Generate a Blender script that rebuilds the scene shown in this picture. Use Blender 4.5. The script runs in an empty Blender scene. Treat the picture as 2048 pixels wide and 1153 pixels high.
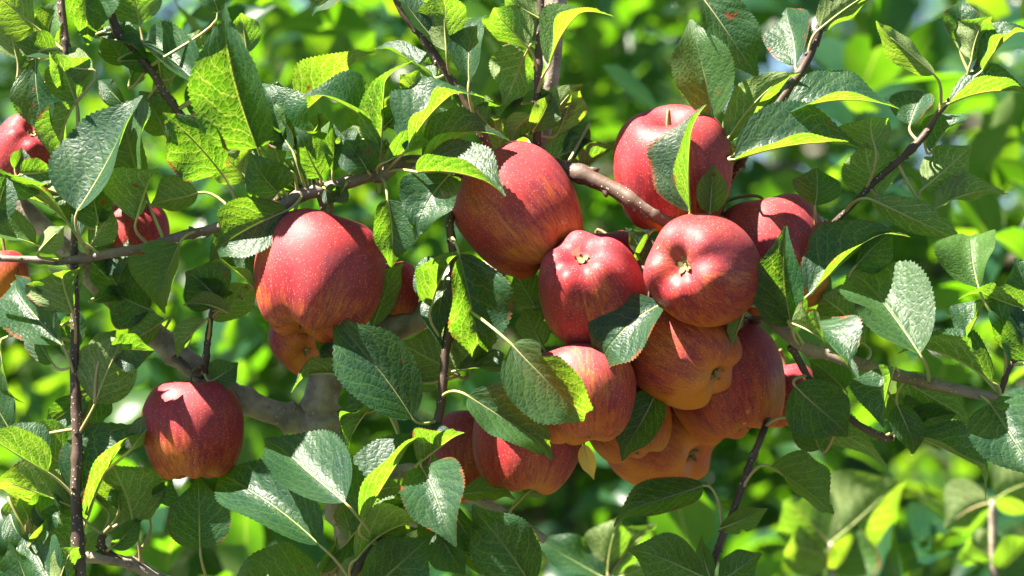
import bpy, math, random
from mathutils import Vector, Matrix, noise

R = math.radians
scene = bpy.context.scene
col = scene.collection

# ------------------------------------------------------------------ camera, sky, sun, exposure
CAM_D, CAM_H, SPAN = 2.2, 1.5, 0.64          # metres: camera to the apple cluster, eye height, width seen there
S = SPAN / 2048.0                            # one photograph pixel at the cluster's distance
cam_d = bpy.data.cameras.new('camera')
cam = bpy.data.objects.new('camera', cam_d)
col.objects.link(cam)
cam.location = (0, -CAM_D, CAM_H)
cam.rotation_euler = (R(90), 0, 0)
cam_d.sensor_width = 36
cam_d.lens = 36 * CAM_D / SPAN
cam_d.clip_start = 0.05
cam_d.clip_end = 2000
cam_d.dof.use_dof = True
cam_d.dof.focus_distance = CAM_D - 0.012
cam_d.dof.aperture_fstop = 6.3
scene.camera = cam

SUN = Vector((-0.50, -0.18, 0.80)).normalized()
world = bpy.data.worlds.new('World')
scene.world = world
world.use_nodes = True
wn = world.node_tree
bg = wn.nodes['Background']
sky = wn.nodes.new('ShaderNodeTexSky')
sky.sky_type = 'NISHITA'
sky.sun_disc = False
sky.air_density = 0.35
sky.dust_density = 0.2
sky.sun_elevation = math.asin(SUN.z)
sky.sun_rotation = math.atan2(SUN.x, SUN.y)
wn.links.new(sky.outputs[0], bg.inputs[0])
bg.inputs[1].default_value = 0.05
sun_d = bpy.data.lights.new('sun', 'SUN')
sun_d.energy = 5.0
sun_d.angle = R(0.53)
sun_d.color = (1.0, 0.92, 0.77)
sun = bpy.data.objects.new('sun', sun_d)
col.objects.link(sun)
sun.location = SUN * 30
sun.rotation_euler = SUN.to_track_quat('Z', 'Y').to_euler()
scene.view_settings.view_transform = 'Standard'
scene.view_settings.look = 'None'
scene.view_settings.gamma = 1.0
scene.view_settings.use_curve_mapping = False
scene.view_settings.exposure = 2.75
scene.render.engine = 'CYCLES'
scene.cycles.max_bounces = 8
scene.cycles.diffuse_bounces = 2
scene.cycles.transmission_bounces = 6
scene.cycles.sample_clamp_indirect = 6.0


def at(px, py, d=0.0):
    """a place measured on the photograph: d is its distance in front of (+) or behind (-) the cluster plane"""
    y = -d * S
    k = (CAM_D + y) / CAM_D
    return Vector(((px - 1024) * S * k, y, CAM_H - (py - 576.5) * S * k))


# ------------------------------------------------------------------ node helper
class G:
    def __init__(self, name):
        self.mat = bpy.data.materials.new(name)
        self.mat.use_nodes = True
        self.t = self.mat.node_tree
        self.t.nodes.clear()
        self.out = self.t.nodes.new('ShaderNodeOutputMaterial')

    def n(self, kind, **props):
        nd = self.t.nodes.new(kind)
        for k, v in props.items():
            setattr(nd, k, v)
        return nd

    def put(self, sock, v):
        if isinstance(v, bpy.types.NodeSocket):
            self.t.links.new(v, sock)
        elif isinstance(v, (tuple, list)) and len(v) == 3 and sock.type == 'RGBA':
            sock.default_value = (*v, 1)
        else:
            sock.default_value = v

    def m(self, op, a, b=0.0, c=None, clamp=False):
        nd = self.n('ShaderNodeMath', operation=op, use_clamp=clamp)
        self.put(nd.inputs[0], a)
        self.put(nd.inputs[1], b)
        if c is not None:
            self.put(nd.inputs[2], c)
        return nd.outputs[0]

    def sm(self, v, lo, hi, a=0.0, b=1.0):
        nd = self.n('ShaderNodeMapRange', interpolation_type='SMOOTHSTEP')
        for i, x in enumerate((v, lo, hi, a, b)):
            self.put(nd.inputs[i], x)
        return nd.outputs[0]

    def mix(self, f, a, b, mode='MIX'):
        nd = self.n('ShaderNodeMix', data_type='RGBA', blend_type=mode)
        self.put(nd.inputs[0], f)
        self.put(nd.inputs[6], a)
        self.put(nd.inputs[7], b)
        return nd.outputs[2]

    def mixf(self, f, a, b):
        nd = self.n('ShaderNodeMix', data_type='FLOAT')
        self.put(nd.inputs[0], f)
        self.put(nd.inputs[2], a)
        self.put(nd.inputs[3], b)
        return nd.outputs[0]

    def noise(self, vec, scale, detail=2.0, rough=0.5, dist=0.0):
        nd = self.n('ShaderNodeTexNoise')
        if vec is not None:
            self.put(nd.inputs['Vector'], vec)
        nd.inputs['Scale'].default_value = scale
        nd.inputs['Detail'].default_value = detail
        nd.inputs['Roughness'].default_value = rough
        nd.inputs['Distortion'].default_value = dist
        return nd.outputs[0]

    def voro(self, vec, scale, feature='F1'):
        nd = self.n('ShaderNodeTexVoronoi', feature=feature)
        self.put(nd.inputs['Vector'], vec)
        nd.inputs['Scale'].default_value = scale
        return nd

    def comb(self, x, y, z=0.0):
        nd = self.n('ShaderNodeCombineXYZ')
        for i, v in enumerate((x, y, z)):
            self.put(nd.inputs[i], v)
        return nd.outputs[0]

    def bump(self, h, strength, dist):
        nd = self.n('ShaderNodeBump')
        nd.inputs['Strength'].default_value = strength
        nd.inputs['Distance'].default_value = dist
        self.put(nd.inputs['Height'], h)
        return nd.outputs[0]

    def bsdf(self, **kw):
        nd = self.n('ShaderNodeBsdfPrincipled')
        for k, v in kw.items():
            self.put(nd.inputs[k.replace('_', ' ')], v)
        return nd.outputs[0]

    def done(self, sh):
        self.t.links.new(sh, self.out.inputs[0])
        return self.mat


# ------------------------------------------------------------------ materials
def leaf_material(name, near=True):
    g = G(name)
    rnd = g.n('ShaderNodeObjectInfo').outputs['Random']
    if not near:
        rnd = g.m('FRACT', g.m('ADD', rnd, g.n('ShaderNodeNewGeometry').outputs['Random Per Island']))
    uv = g.n('ShaderNodeUVMap').outputs[0]
    sep = g.n('ShaderNodeSeparateXYZ')
    g.put(sep.inputs[0], uv)
    t, vv = sep.outputs[0], sep.outputs[1]
    v = g.m('MULTIPLY_ADD', vv, 2.0, -1.0)
    av = g.m('ABSOLUTE', v)
    back = g.n('ShaderNodeNewGeometry').outputs['Backfacing']
    mid = g.sm(av, 0.018, 0.055, 1.0, 0.0)
    if near:
        side = g.m('GREATER_THAN', v, 0.0)
        wob = g.m('MULTIPLY', g.noise(g.comb(t, vv, g.m('MULTIPLY', rnd, 13.0)), 6.0, 3.0), 1.1)
        q = g.m('ADD', g.m('MULTIPLY', t, 6.5), g.m('MULTIPLY', side, 0.43))
        q = g.m('ADD', q, wob)
        q = g.m('SUBTRACT', q, g.m('MULTIPLY', g.m('POWER', av, 1.2), 2.5))
        fr = g.m('ABSOLUTE', g.m('SUBTRACT', g.m('FRACT', q), 0.5))      # 0.5 on a vein
        dv = g.m('SUBTRACT', 0.5, fr)
        lat = g.m('MULTIPLY', g.sm(dv, 0.02, 0.075, 1.0, 0.0), g.sm(av, 0.7, 1.0, 1.0, 0.35))
        wx = g.m('MULTIPLY', g.noise(g.comb(t, vv, 3.0), 9.0, 2.0), 0.12)
        p = g.comb(g.m('ADD', g.m('MULTIPLY', t, 1.75), wx), g.m('ADD', g.m('MULTIPLY', v, 0.5), wx), g.m('MULTIPLY', rnd, 9.0))
        net = g.voro(p, 13.0, 'DISTANCE_TO_EDGE').outputs['Distance']
        netm = g.sm(net, 0.02, 0.10, 1.0, 0.0)
        net2 = g.voro(p, 34.0, 'DISTANCE_TO_EDGE').outputs['Distance']
        vein = g.m('MAXIMUM', mid, g.m('MULTIPLY', lat, 0.8))
        vein = g.m('MAXIMUM', vein, g.m('MULTIPLY', netm, 0.42))
        h = g.m('ADD', g.m('MULTIPLY', g.sm(net, 0.0, 0.30), 0.55), g.m('MULTIPLY', g.sm(net2, 0.0, 0.3), 0.10))
        h = g.m('ADD', h, g.m('MULTIPLY', g.sm(dv, 0.0, 0.4), 0.6))
        h = g.m('SUBTRACT', h, g.m('MULTIPLY', mid, 1.2))
        h = g.m('ADD', h, g.m('MULTIPLY', g.noise(p, 4.0, 2.0), 0.5))
        nrm = g.bump(h, 0.34, 0.0009)
    else:
        p = uv
        vein = g.m('MULTIPLY', mid, 0.6)
        nrm = None
    tone = g.noise(g.comb(g.m('MULTIPLY', t, 1.6), v, g.m('MULTIPLY', rnd, 31.0)), 1.6, 2.0)
    up = g.mix(g.sm(tone, 0.3, 0.7), (0.010, 0.042, 0.026), (0.018, 0.060, 0.026))
    up = g.mix(g.sm(rnd, 0.72, 1.0), up, (0.045, 0.11, 0.020))
    up = g.mix(g.m('MULTIPLY', vein, 0.22), up, (0.13, 0.22, 0.055))
    un = g.mix(g.sm(tone, 0.3, 0.7), (0.105, 0.170, 0.050), (0.145, 0.205, 0.065))
    un = g.mix(g.m('MULTIPLY', vein, 0.75), un, (0.34, 0.38, 0.19))
    base = g.mix(back, up, un)
    tr = g.mix(g.sm(tone, 0.25, 0.75), (0.095, 0.30, 0.003), (0.155, 0.37, 0.005))
    tr = g.mix(g.sm(rnd, 0.55, 1.0), tr, (0.22, 0.40, 0.008))
    tr = g.mix(g.m('MULTIPLY', vein, 0.8), tr, (0.60, 0.74, 0.09))
    if near:
        # brown scorched spots and a dry margin on some of the leaves
        sp = g.noise(p, 3.2, 1.0)
        spot = g.m('MULTIPLY', g.sm(sp, 0.755, 0.77), g.m('GREATER_THAN', g.m('FRACT', g.m('MULTIPLY', rnd, 17.0)), 0.45))
        edge = g.m('MULTIPLY', g.sm(g.m('ADD', av, g.m('MULTIPLY', g.noise(p, 6.0), 0.5)), 1.18, 1.26),
                   g.m('GREATER_THAN', g.m('FRACT', g.m('MULTIPLY', rnd, 23.0)), 0.8))
        dry = g.m('MAXIMUM', spot, edge)
        base = g.mix(dry, base, (0.16, 0.060, 0.020))
        tr = g.mix(dry, tr, (0.30, 0.10, 0.02))
    rough = g.mixf(back, g.mixf(rnd, 0.42, 0.52) if near else 0.28, 0.62)
    kw = dict(Base_Color=base, Roughness=rough, IOR=1.48)
    if nrm:
        kw['Normal'] = nrm
    front = g.bsdf(**kw)
    tl = g.n('ShaderNodeBsdfTranslucent')
    g.put(tl.inputs[0], tr)
    if nrm:
        g.put(tl.inputs[1], nrm)
    ms = g.n('ShaderNodeMixShader')
    ms.inputs[0].default_value = 0.43 if near else 0.47
    g.put(ms.inputs[1], front)
    g.put(ms.inputs[2], tl.outputs[0])
    return g.done(ms.outputs[0])


def petiole_material():
    g = G('petiole')
    co = g.n('ShaderNodeTexCoord').outputs['Object']
    c = g.mix(g.sm(g.noise(co, 40.0), 0.35, 0.7), (0.26, 0.33, 0.10), (0.33, 0.24, 0.11))
    return g.done(g.bsdf(Base_Color=c, Roughness=0.5))


def bark_material(name, a, b, dots, dot_scale, crack=0.0012):
    g = G(name)
    co = g.n('ShaderNodeTexCoord').outputs['Object']
    n1 = g.noise(co, 60.0, 4.0, 0.6)
    n2 = g.noise(co, 14.0, 2.0)
    c = g.mix(g.sm(n1, 0.3, 0.7), a, b)
    c = g.mix(g.sm(n2, 0.45, 0.75, 0.0, 0.7), c, tuple(min(1, x * 1.35) for x in b))
    vo = g.voro(co, dot_scale)
    dot = g.m('MULTIPLY', g.sm(vo.outputs['Distance'], 0.16, 0.27, 1.0, 0.0), g.sm(g.noise(co, 90.0), 0.45, 0.55))
    c = g.mix(g.m('MULTIPLY', dot, dots), c, (0.62, 0.55, 0.48))
    h = g.m('ADD', n1, g.m('MULTIPLY', dot, 0.8))
    return g.done(g.bsdf(Base_Color=c, Roughness=0.6, Normal=g.bump(h, 0.7, crack)))


def apple_material():
    g = G('apple_skin')
    co = g.n('ShaderNodeTexCoord').outputs['Object']
    rnd = g.n('ShaderNodeObjectInfo').outputs['Random']
    uv = g.n('ShaderNodeUVMap').outputs[0]              # u round the apple, v from stem to calyx
    sep = g.n('ShaderNodeSeparateXYZ')
    g.put(sep.inputs[0], uv)
    v = sep.outputs[1]
    so = g.n('ShaderNodeSeparateXYZ')
    g.put(so.inputs[0], co)
    # streaks run from stem to calyx: squeeze the noise along the axis, on the round of the apple
    ln = g.m('MAXIMUM', g.m('SQRT', g.m('ADD', g.m('MULTIPLY', so.outputs[0], so.outputs[0]), g.m('MULTIPLY', so.outputs[1], so.outputs[1]))), 0.002)
    cx = g.m('DIVIDE', so.outputs[0], ln)
    cy = g.m('DIVIDE', so.outputs[1], ln)
    sv = g.comb(cx, cy, g.m('ADD', g.m('MULTIPLY', v, 1.1), g.m('MULTIPLY', rnd, 20.0)))
    st = g.noise(sv, 11.0, 6.0, 0.70, 0.6)
    st2 = g.noise(sv, 26.0, 3.0, 0.6, 0.2)
    patch = g.noise(g.comb(so.outputs[0], so.outputs[1], g.m('ADD', so.outputs[2], g.m('MULTIPLY', rnd, 5.0))), 22.0, 2.0)
    streak = g.m('ADD', g.m('MULTIPLY', st, 0.7), g.m('MULTIPLY', st2, 0.3))
    # red everywhere, thinning towards the calyx so that the yellow ground shows through
    cover = g.m('ADD', streak, g.m('MULTIPLY', g.m('SUBTRACT', patch, 0.5), 0.80))
    cover = g.m('SUBTRACT', cover, g.sm(v, 0.45, 1.0, 0.0, 0.20))
    ripe = g.n('ShaderNodeSeparateColor')
    g.put(ripe.inputs[0], g.n('ShaderNodeObjectInfo').outputs['Color'])
    bl_at = g.n('ShaderNodeAttribute', attribute_name='blush').outputs['Fac']     # the cheek that hung open to the sky ripened reddest
    cover = g.m('ADD', cover, g.m('MULTIPLY', bl_at, 0.22))
    cover = g.m('ADD', cover, g.m('MULTIPLY_ADD', ripe.outputs[0], 0.32, -0.14))
    red = g.sm(cover, 0.16, 0.56)
    ground = g.mix(g.sm(patch, 0.35, 0.65), (0.50, 0.150, 0.010), (0.42, 0.075, 0.009))
    deep = g.mix(g.sm(streak, 0.42, 0.62), (0.29, 0.012, 0.022), (0.165, 0.005, 0.026))
    c = g.mix(g.m('MULTIPLY', red, 0.93), ground, deep)
    # pale lenticels and a little spray residue
    vo = g.voro(co, 340.0)
    dot = g.m('MULTIPLY', g.sm(vo.outputs['Distance'], 0.07, 0.20, 1.0, 0.0), g.sm(g.noise(co, 60.0), 0.42, 0.60))
    c = g.mix(g.m('MULTIPLY', g.m('MULTIPLY', dot, 0.42), g.sm(v, 0.1, 0.6, 0.45, 1.0)), c, (0.66, 0.38, 0.20))
    fine = g.voro(co, 620.0)
    dot2 = g.sm(fine.outputs['Distance'], 0.10, 0.26, 0.35, 0.0)
    c = g.mix(dot2, c, (0.75, 0.45, 0.30))
    res = g.sm(g.noise(co, 130.0, 1.0), 0.74, 0.77)
    c = g.mix(g.m('MULTIPLY', res, g.sm(v, 0.55, 0.8, 0.0, 0.55)), c, (0.80, 0.66, 0.52))
    scab = g.sm(g.noise(g.comb(so.outputs[0], so.outputs[1], g.m('ADD', so.outputs[2], g.m('MULTIPLY', rnd, 3.0))), 75.0, 2.0), 0.735, 0.765)
    c = g.mix(g.m('MULTIPLY', scab, 0.6), c, (0.20, 0.10, 0.045))
    # russet green in the stem bowl and round the calyx
    bowl = g.m('MAXIMUM', g.sm(v, 0.035, 0.10, 1.0, 0.0), g.sm(v, 0.935, 0.985, 0.0, 1.0))
    c = g.mix(g.m('MULTIPLY', bowl, 0.75), c, (0.50, 0.40, 0.13))
    bl = g.noise(co, 30.0, 3.0)
    c = g.mix(g.sm(bl, 0.25, 0.75, 0.0, 0.055), c, (0.62, 0.46, 0.52))      # waxy bloom
    rough = g.sm(bl, 0.3, 0.7, 0.50, 0.62)
    nrm = g.bump(g.noise(co, 420.0, 2.0), 0.10, 0.0006)
    sh = g.bsdf(Base_Color=c, Roughness=rough, IOR=1.36, Normal=nrm)
    return g.done(sh)


def plain(name, a, b, scale, rough=0.6):
    g = G(name)
    co = g.n('ShaderNodeTexCoord').outputs['Object']
    c = g.mix(g.sm(g.noise(co, scale, 4.0), 0.3, 0.7), a, b)
    return g.done(g.bsdf(Base_Color=c, Roughness=rough))


M_LEAF = leaf_material('leaf', True)
M_FAR = leaf_material('leaf_far', False)
M_PET = petiole_material()
M_TWIG = bark_material('twig_bark', (0.038, 0.020, 0.014), (0.075, 0.045, 0.032), 0.8, 420.0)
M_GREY = bark_material('grey_twig_bark', (0.10, 0.065, 0.050), (0.19, 0.145, 0.120), 0.5, 380.0)
M_ROW = bark_material('row_bark', (0.045, 0.034, 0.022), (0.09, 0.075, 0.050), 0.1, 160.0)
M_LIMB = bark_material('limb_bark', (0.12, 0.092, 0.070), (0.33, 0.275, 0.22), 0.35, 190.0, 0.004)
M_SKIN = apple_material()
M_STEM = plain('apple_stem', (0.14, 0.16, 0.05), (0.16, 0.07, 0.03), 120.0)
M_CALYX = plain('calyx', (0.26, 0.22, 0.08), (0.10, 0.07, 0.035), 300.0, 0.8)
M_YELLOW = plain('yellow_leaf', (0.66, 0.42, 0.05), (0.60, 0.34, 0.04), 60.0, 0.5)
M_GROUND = plain('orchard_grass', (0.026, 0.040, 0.010), (0.050, 0.044, 0.017), 1.3, 0.9)


# ------------------------------------------------------------------ object helpers
def add(name, me, parent=None, loc=(0, 0, 0)):
    o = bpy.data.objects.new(name, me)
    col.objects.link(o)
    o.parent = parent
    o.location = loc
    return o


def tag(o, label=None, cat=None, group=None, kind=None):
    for k, x in (('label', label), ('category', cat), ('group', group), ('kind', kind)):
        if x:
            o[k] = x
    return o


def mesh(name, verts, faces, mats, uvs=None, fm=None, smooth=True):
    me = bpy.data.meshes.new(name)
    me.from_pydata([tuple(v) for v in verts], [], faces)
    for m in mats:
        me.materials.append(m)
    if uvs is not None:
        ul = me.uv_layers.new(name='UVMap')
        flat = []
        for f in faces:
            for i in f:
                flat.extend(uvs[i])
        ul.data.foreach_set('uv', flat)
    if fm is not None:
        me.polygons.foreach_set('material_index', fm)
    me.polygons.foreach_set('use_smooth', [smooth] * len(faces))
    me.update()
    return me


def spline(pts, n):
    """Catmull-Rom through (Vector, radius)"""
    out = []
    m = len(pts) - 1
    for s in range(m):
        p0 = pts[max(s - 1, 0)]; p1 = pts[s]; p2 = pts[s + 1]; p3 = pts[min(s + 2, m)]
        for i in range(n + (1 if s == m - 1 else 0)):
            t = i / n
            a = 0.5 * (2 * p1[0] + (p2[0] - p0[0]) * t + (2 * p0[0] - 5 * p1[0] + 4 * p2[0] - p3[0]) * t * t
                       + (3 * p1[0] - p0[0] - 3 * p2[0] + p3[0]) * t ** 3)
            out.append((a, p1[1] + (p2[1] - p1[1]) * t))
    return out


def tube(path, sides, verts, faces, origin=Vector((0, 0, 0)), rough=0.0, rng=None):
    """append a closed tube along [(Vector, radius)]"""
    start = len(verts)
    prev = None
    for i, (p, r) in enumerate(path):
        a = path[max(i - 1, 0)][0]; b = path[min(i + 1, len(path) - 1)][0]
        d = (b - a)
        d = d.normalized() if d.length > 1e-9 else Vector((0, 0, 1))
        ref = Vector((0, 0, 1)) if prev is None and abs(d.z) < 0.9 else (Vector((1, 0, 0)) if prev is None else prev)
        x = (ref - d * ref.dot(d)).normalized()
        y = d.cross(x)
        prev = x
        for k in range(sides):
            an = 2 * math.pi * k / sides
            rr = r
            if rough:
                rr *= 1 + rough * noise.noise((p * 55) + Vector((math.cos(an), math.sin(an), 0)) * 0.8)
            verts.append(p - origin + (x * math.cos(an) + y * math.sin(an)) * rr)
    for i in range(len(path) - 1):
        for k in range(sides):
            a = start + i * sides + k
            b = start + i * sides + (k + 1) % sides
            faces.append((a, b, b + sides, a + sides))
    faces.append(tuple(start + k for k in reversed(range(sides))))
    e = start + (len(path) - 1) * sides
    faces.append(tuple(e + k for k in range(sides)))


# ------------------------------------------------------------------ ground
def build_ground():
    n = 60
    vs, fs = [], []
    for j in range(n + 1):
        for i in range(n + 1):
            x = (i / n - 0.5); y = (j / n - 0.5)
            X = 900 * x * abs(x) ** 1.2 * 2.3; Y = 900 * y * abs(y) ** 1.2 * 2.3
            vs.append((X, Y, -0.02 + 0.02 * noise.noise((X * 0.4, Y * 0.4, 0))))
    for j in range(n):
        for i in range(n):
            a = j * (n + 1) + i
            fs.append((a, a + 1, a + n + 2, a + n + 1))
    tag(add('ground', mesh('ground', vs, fs, [M_GROUND])), kind='structure')


build_ground()

# ------------------------------------------------------------------ the tree that bears the apples: limbs and twigs
TREE_BASE = at(760, 576, -150)
TREE_BASE.z = 0.0
tree = add('apple_tree', None, None, TREE_BASE)
tag(tree, 'apple tree with mottled grey limbs and glossy serrated leaves, carrying the ripe red apples', 'tree')

# (name, material, [(px, py, depth, radius in px)])
LIMBS = [
    ('trunk', 'L', [(760, 5600, -170, 130), (745, 4000, -165, 100), (725, 2400, -160, 62), (712, 1200, -160, 36), (682, 1010, -160, 32), (650, 900, -160, 34),
                    (640, 800, -160, 37), (690, 715, -165, 33), (790, 655, -170, 30), (900, 600, -180, 27), (1010, 500, -200, 24), (1100, 150, -210, 20), (1110, -300, -200, 16), (1090, -900, -180, 10)]),
    ('branch', 'L', [(640, 850, -160, 26), (590, 838, -165, 27), (480, 798, -170, 25), (380, 728, -178, 25), (250, 618, -190, 24), (110, 480, -200, 20), (-60, 300, -210, 17), (-300, -50, -220, 12)]),
    ('branch', 'L', [(690, 955, -160, 14), (770, 947, -130, 15), (840, 946, -110, 14), (960, 1000, -130, 11), (1090, 1080, -170, 9)]),
    ('branch', 'L', [(690, 1100, -170, 20), (560, 1200, -150, 18), (350, 1168, -110, 14), (262, 1128, -100, 13), (170, 1112, -90, 11), (60, 1085, -90, 8)]),
    ('branch', 'G', [(1010, 480, -200, 17), (960, 385, -120, 14), (900, 330, -40, 12), (800, 325, -10, 13), (765, 352, -5, 15), (740, 352, -5, 13), (660, 375, -2, 14), (600, 392, 0, 13), (560, 412, 0, 11),
                     (430, 456, 5, 10), (370, 470, 8, 10), (300, 492, 10, 9), (200, 512, 10, 8.5), (125, 522, 10, 8), (60, 520, 10, 7), (-60, 516, 10, 6)]),
    ('branch', 'T', [(1010, 480, -200, 16), (1040, 360, -120, 16), (1110, 333, -60, 15), (1200, 366, -25, 16), (1280, 408, 0, 18), (1330, 432, 5, 20), (1350, 446, 0, 16)]),
    ('twig', 'T', [(1340, 440, 0, 13), (1330, 480, -60, 9), (1310, 560, -95, 9), (1300, 680, -70, 8), (1280, 760, -90, 7), (1240, 790, -180, 6), (1130, 800, -190, 6), (1010, 815, -220, 5)]),
    ('branch', 'G', [(1010, 500, -205, 16), (1130, 540, -300, 15), (1300, 600, -330, 15), (1440, 640, -330, 15), (1500, 640, -220, 14), (1530, 630, -70, 13), (1600, 690, 0, 13), (1680, 716, 15, 13), (1740, 735, 20, 12), (1800, 752, 20, 13), (1880, 772, 20, 12), (1990, 795, 20, 11), (2100, 812, 20, 9)]),
    ('twig', 'T', [(205, 1700, -60, 15), (180, 1300, -20, 13), (163, 1160, 0, 12), (152, 1000, 0, 11), (155, 890, 0, 11), (150, 760, 0, 10), (150, 640, -4, 9), (148, 520, -8, 8), (150, 430, -8, 7), (152, 400, -8, 5)]),
    ('twig', 'T', [(100, -300, -40, 10), (118, -40, -20, 8), (126, 40, -15, 7.5), (131, 80, -12, 7), (130, 118, -8, 5)]),
    ('twig', 'T', [(150, -260, -90, 10), (225, 40, -60, 8), (262, 90, -58, 8), (302, 142, -55, 8), (335, 195, -52, 8), (380, 250, -50, 8), (470, 330, -35, 8), (560, 405, -10, 8)]),
    ('twig', 'T', [(700, -260, -60, 11), (795, 0, -45, 9), (845, 72, -42, 9), (893, 148, -40, 9), (950, 240, -38, 9), (985, 320, -60, 9), (1000, 400, -140, 9)]),
    ('twig', 'T', [(1085, -300, -70, 9), (1082, -20, -60, 8), (1078, 100, -58, 8), (1075, 190, -58, 8), (1073, 300, -70, 8), (1060, 420, -150, 9)]),
    ('twig', 'T', [(1800, -500, -40, 11), (1672, -40, -30, 9), (1635, 70, -26, 9), (1612, 125, -24, 9), (1570, 190, -24, 8), (1530, 245, -30, 8), (1490, 310, -60, 8), (1440, 420, -150, 8), (1480, 600, -200, 9)]),
    ('twig', 'T', [(1500, 640, -190, 9), (1600, 520, -100, 8), (1690, 425, -45, 7), (1752, 362, -36, 7), (1800, 320, -32, 7), (1848, 272, -30, 8), (1880, 222, -28, 6), (1938, 160, -26, 5), (1958, 120, -26, 4)]),
    ('twig', 'T', [(990, 470, -180, 9), (925, 425, -60, 9), (900, 440, 10, 9), (906, 500, 22, 9), (908, 570, 26, 9), (896, 660, 30, 9), (888, 740, 32, 9), (878, 830, 34, 9), (846, 930, 40, 8), (820, 1000, 46, 7), (760, 1080, 50, 7), (700, 1160, 45, 8), (640, 1300, 0, 9)]),
    ('twig', 'T', [(1560, 760, -330, 6), (1530, 855, -90, 7), (1500, 930, -60, 7), (1468, 1020, -50, 8), (1440, 1085, -48, 8), (1415, 1170, -46, 8), (1390, 1300, -60, 9)]),
    ('twig', 'T', [(1580, 690, -60, 7), (1640, 790, -60, 7), (1700, 838, -45, 7), (1750, 868, -42, 8), (1785, 880, -42, 7)]),
    ('twig', 'T', [(330, 700, -182, 8), (395, 748, -110, 8), (410, 742, -90, 8), (413, 700, -82, 7), (420, 650, -80, 6), (430, 600, -80, 5)]),
    ('twig', 'T', [(258, 1128, -100, 8), (208, 1100, -90, 9), (204, 1070, -88, 8)]),
    ('twig', 'L', [(250, 618, -190, 10), (275, 560, -200, 9), (270, 400, -200, 7), (200, 260, -200, 7)]),
    ('twig', 'T', [(640, 380, 0, 9), (640, 392, 4, 8), (648, 420, 2, 6)]),
    ('twig', 'L', [(1500, 1700, -900, 12), (1690, 1400, -1500, 9), (1668, 1200, -1500, 8), (1662, 1085, -1490, 5)]),
    ('twig', 'L', [(1500, 1700, -900, 12), (2020, 1400, -1500, 12), (1990, 1180, -1500, 9), (1985, 1000, -1490, 6)]),
    ('twig', 'T', [(712, 1300, -160, 14), (1100, 1500, -500, 12), (1500, 1700, -900, 12), (1300, 1400, -800, 8), (1215, 1200, -700, 6), (1218, 1150, -700, 4)]),
    ('twig', 'T', [(2300, 560, 0, 9), (2120, 640, 20, 8), (2030, 720, 30, 6), (2000, 790, 25, 6)]),
]
SAMPLES = []      # (branch object, point)
BRANCHES = []
for nm, mt, pts in LIMBS:
    path = [(at(x, y, d), r * S * (CAM_D - d * S) / CAM_D) for x, y, d, r in pts]
    # the lowest part of the trunk goes down into the ground
    if nm == 'trunk':
        path[0] = (Vector((TREE_BASE.x, TREE_BASE.y, -0.06)), path[0][1])
    sp = spline(path, 8)
    rng = random.Random(len(SAMPLES))
    sp = [(p, r * (1 + 0.07 * math.sin(i * 0.9 + rng.random()) * rng.random() + (rng.uniform(0.12, 0.32) if rng.random() < 0.13 else 0))) for i, (p, r) in enumerate(sp)]
    vs, fs = [], []
    org = sp[0][0].copy()
    tube(sp, 14 if mt == 'L' else 10, vs, fs, org, 0.16)
    if mt != 'L':
        for i in range(5, len(sp) - 2, 4):        # buds set alternately along the shoot
            p, r = sp[i]
            ax = (sp[i + 1][0] - p).normalized()
            an = i * 2.4
            sd = ax.orthogonal().normalized()
            sd = (Matrix.Rotation(an, 3, ax) @ sd + ax * 0.7).normalized()
            tube([(p + sd * r * 0.5, r * 0.6), (p + sd * r * 1.0, r * 0.5), (p + sd * r * 1.4, r * 0.34), (p + sd * r * 1.75, r * 0.08)], 6, vs, fs, org)
    o = add(nm, mesh(nm, vs, fs, [{'T': M_TWIG, 'G': M_GREY, 'L': M_LIMB}[mt]]), tree, org - TREE_BASE)
    BRANCHES.append((o, org))
    for p, r in sp:
        SAMPLES.append((len(BRANCHES) - 1, p, r))


def nearest(p, dw=0.5):
    best = None
    for i, q, r in SAMPLES:
        d = (q.x - p.x) ** 2 + (q.z - p.z) ** 2 + dw * (q.y - p.y) ** 2
        if best is None or d < best[0]:
            best = (d, i, q)
    return best[1], best[2]


# ------------------------------------------------------------------ leaves
def smooth(a, b, x):
    t = min(max((x - a) / (b - a), 0), 1)
    return t * t * (3 - 2 * t)


def leaf_profile(t, e=0.80):
    if t <= 0 or t >= 1:
        return 0.0
    return (math.sin(math.pi * t ** e)) ** 0.66 * (1 - 0.60 * smooth(0.60, 1.0, t))


COLS = (-1.0, -0.68, -0.34, 0.0, 0.34, 0.68, 1.0)


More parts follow.
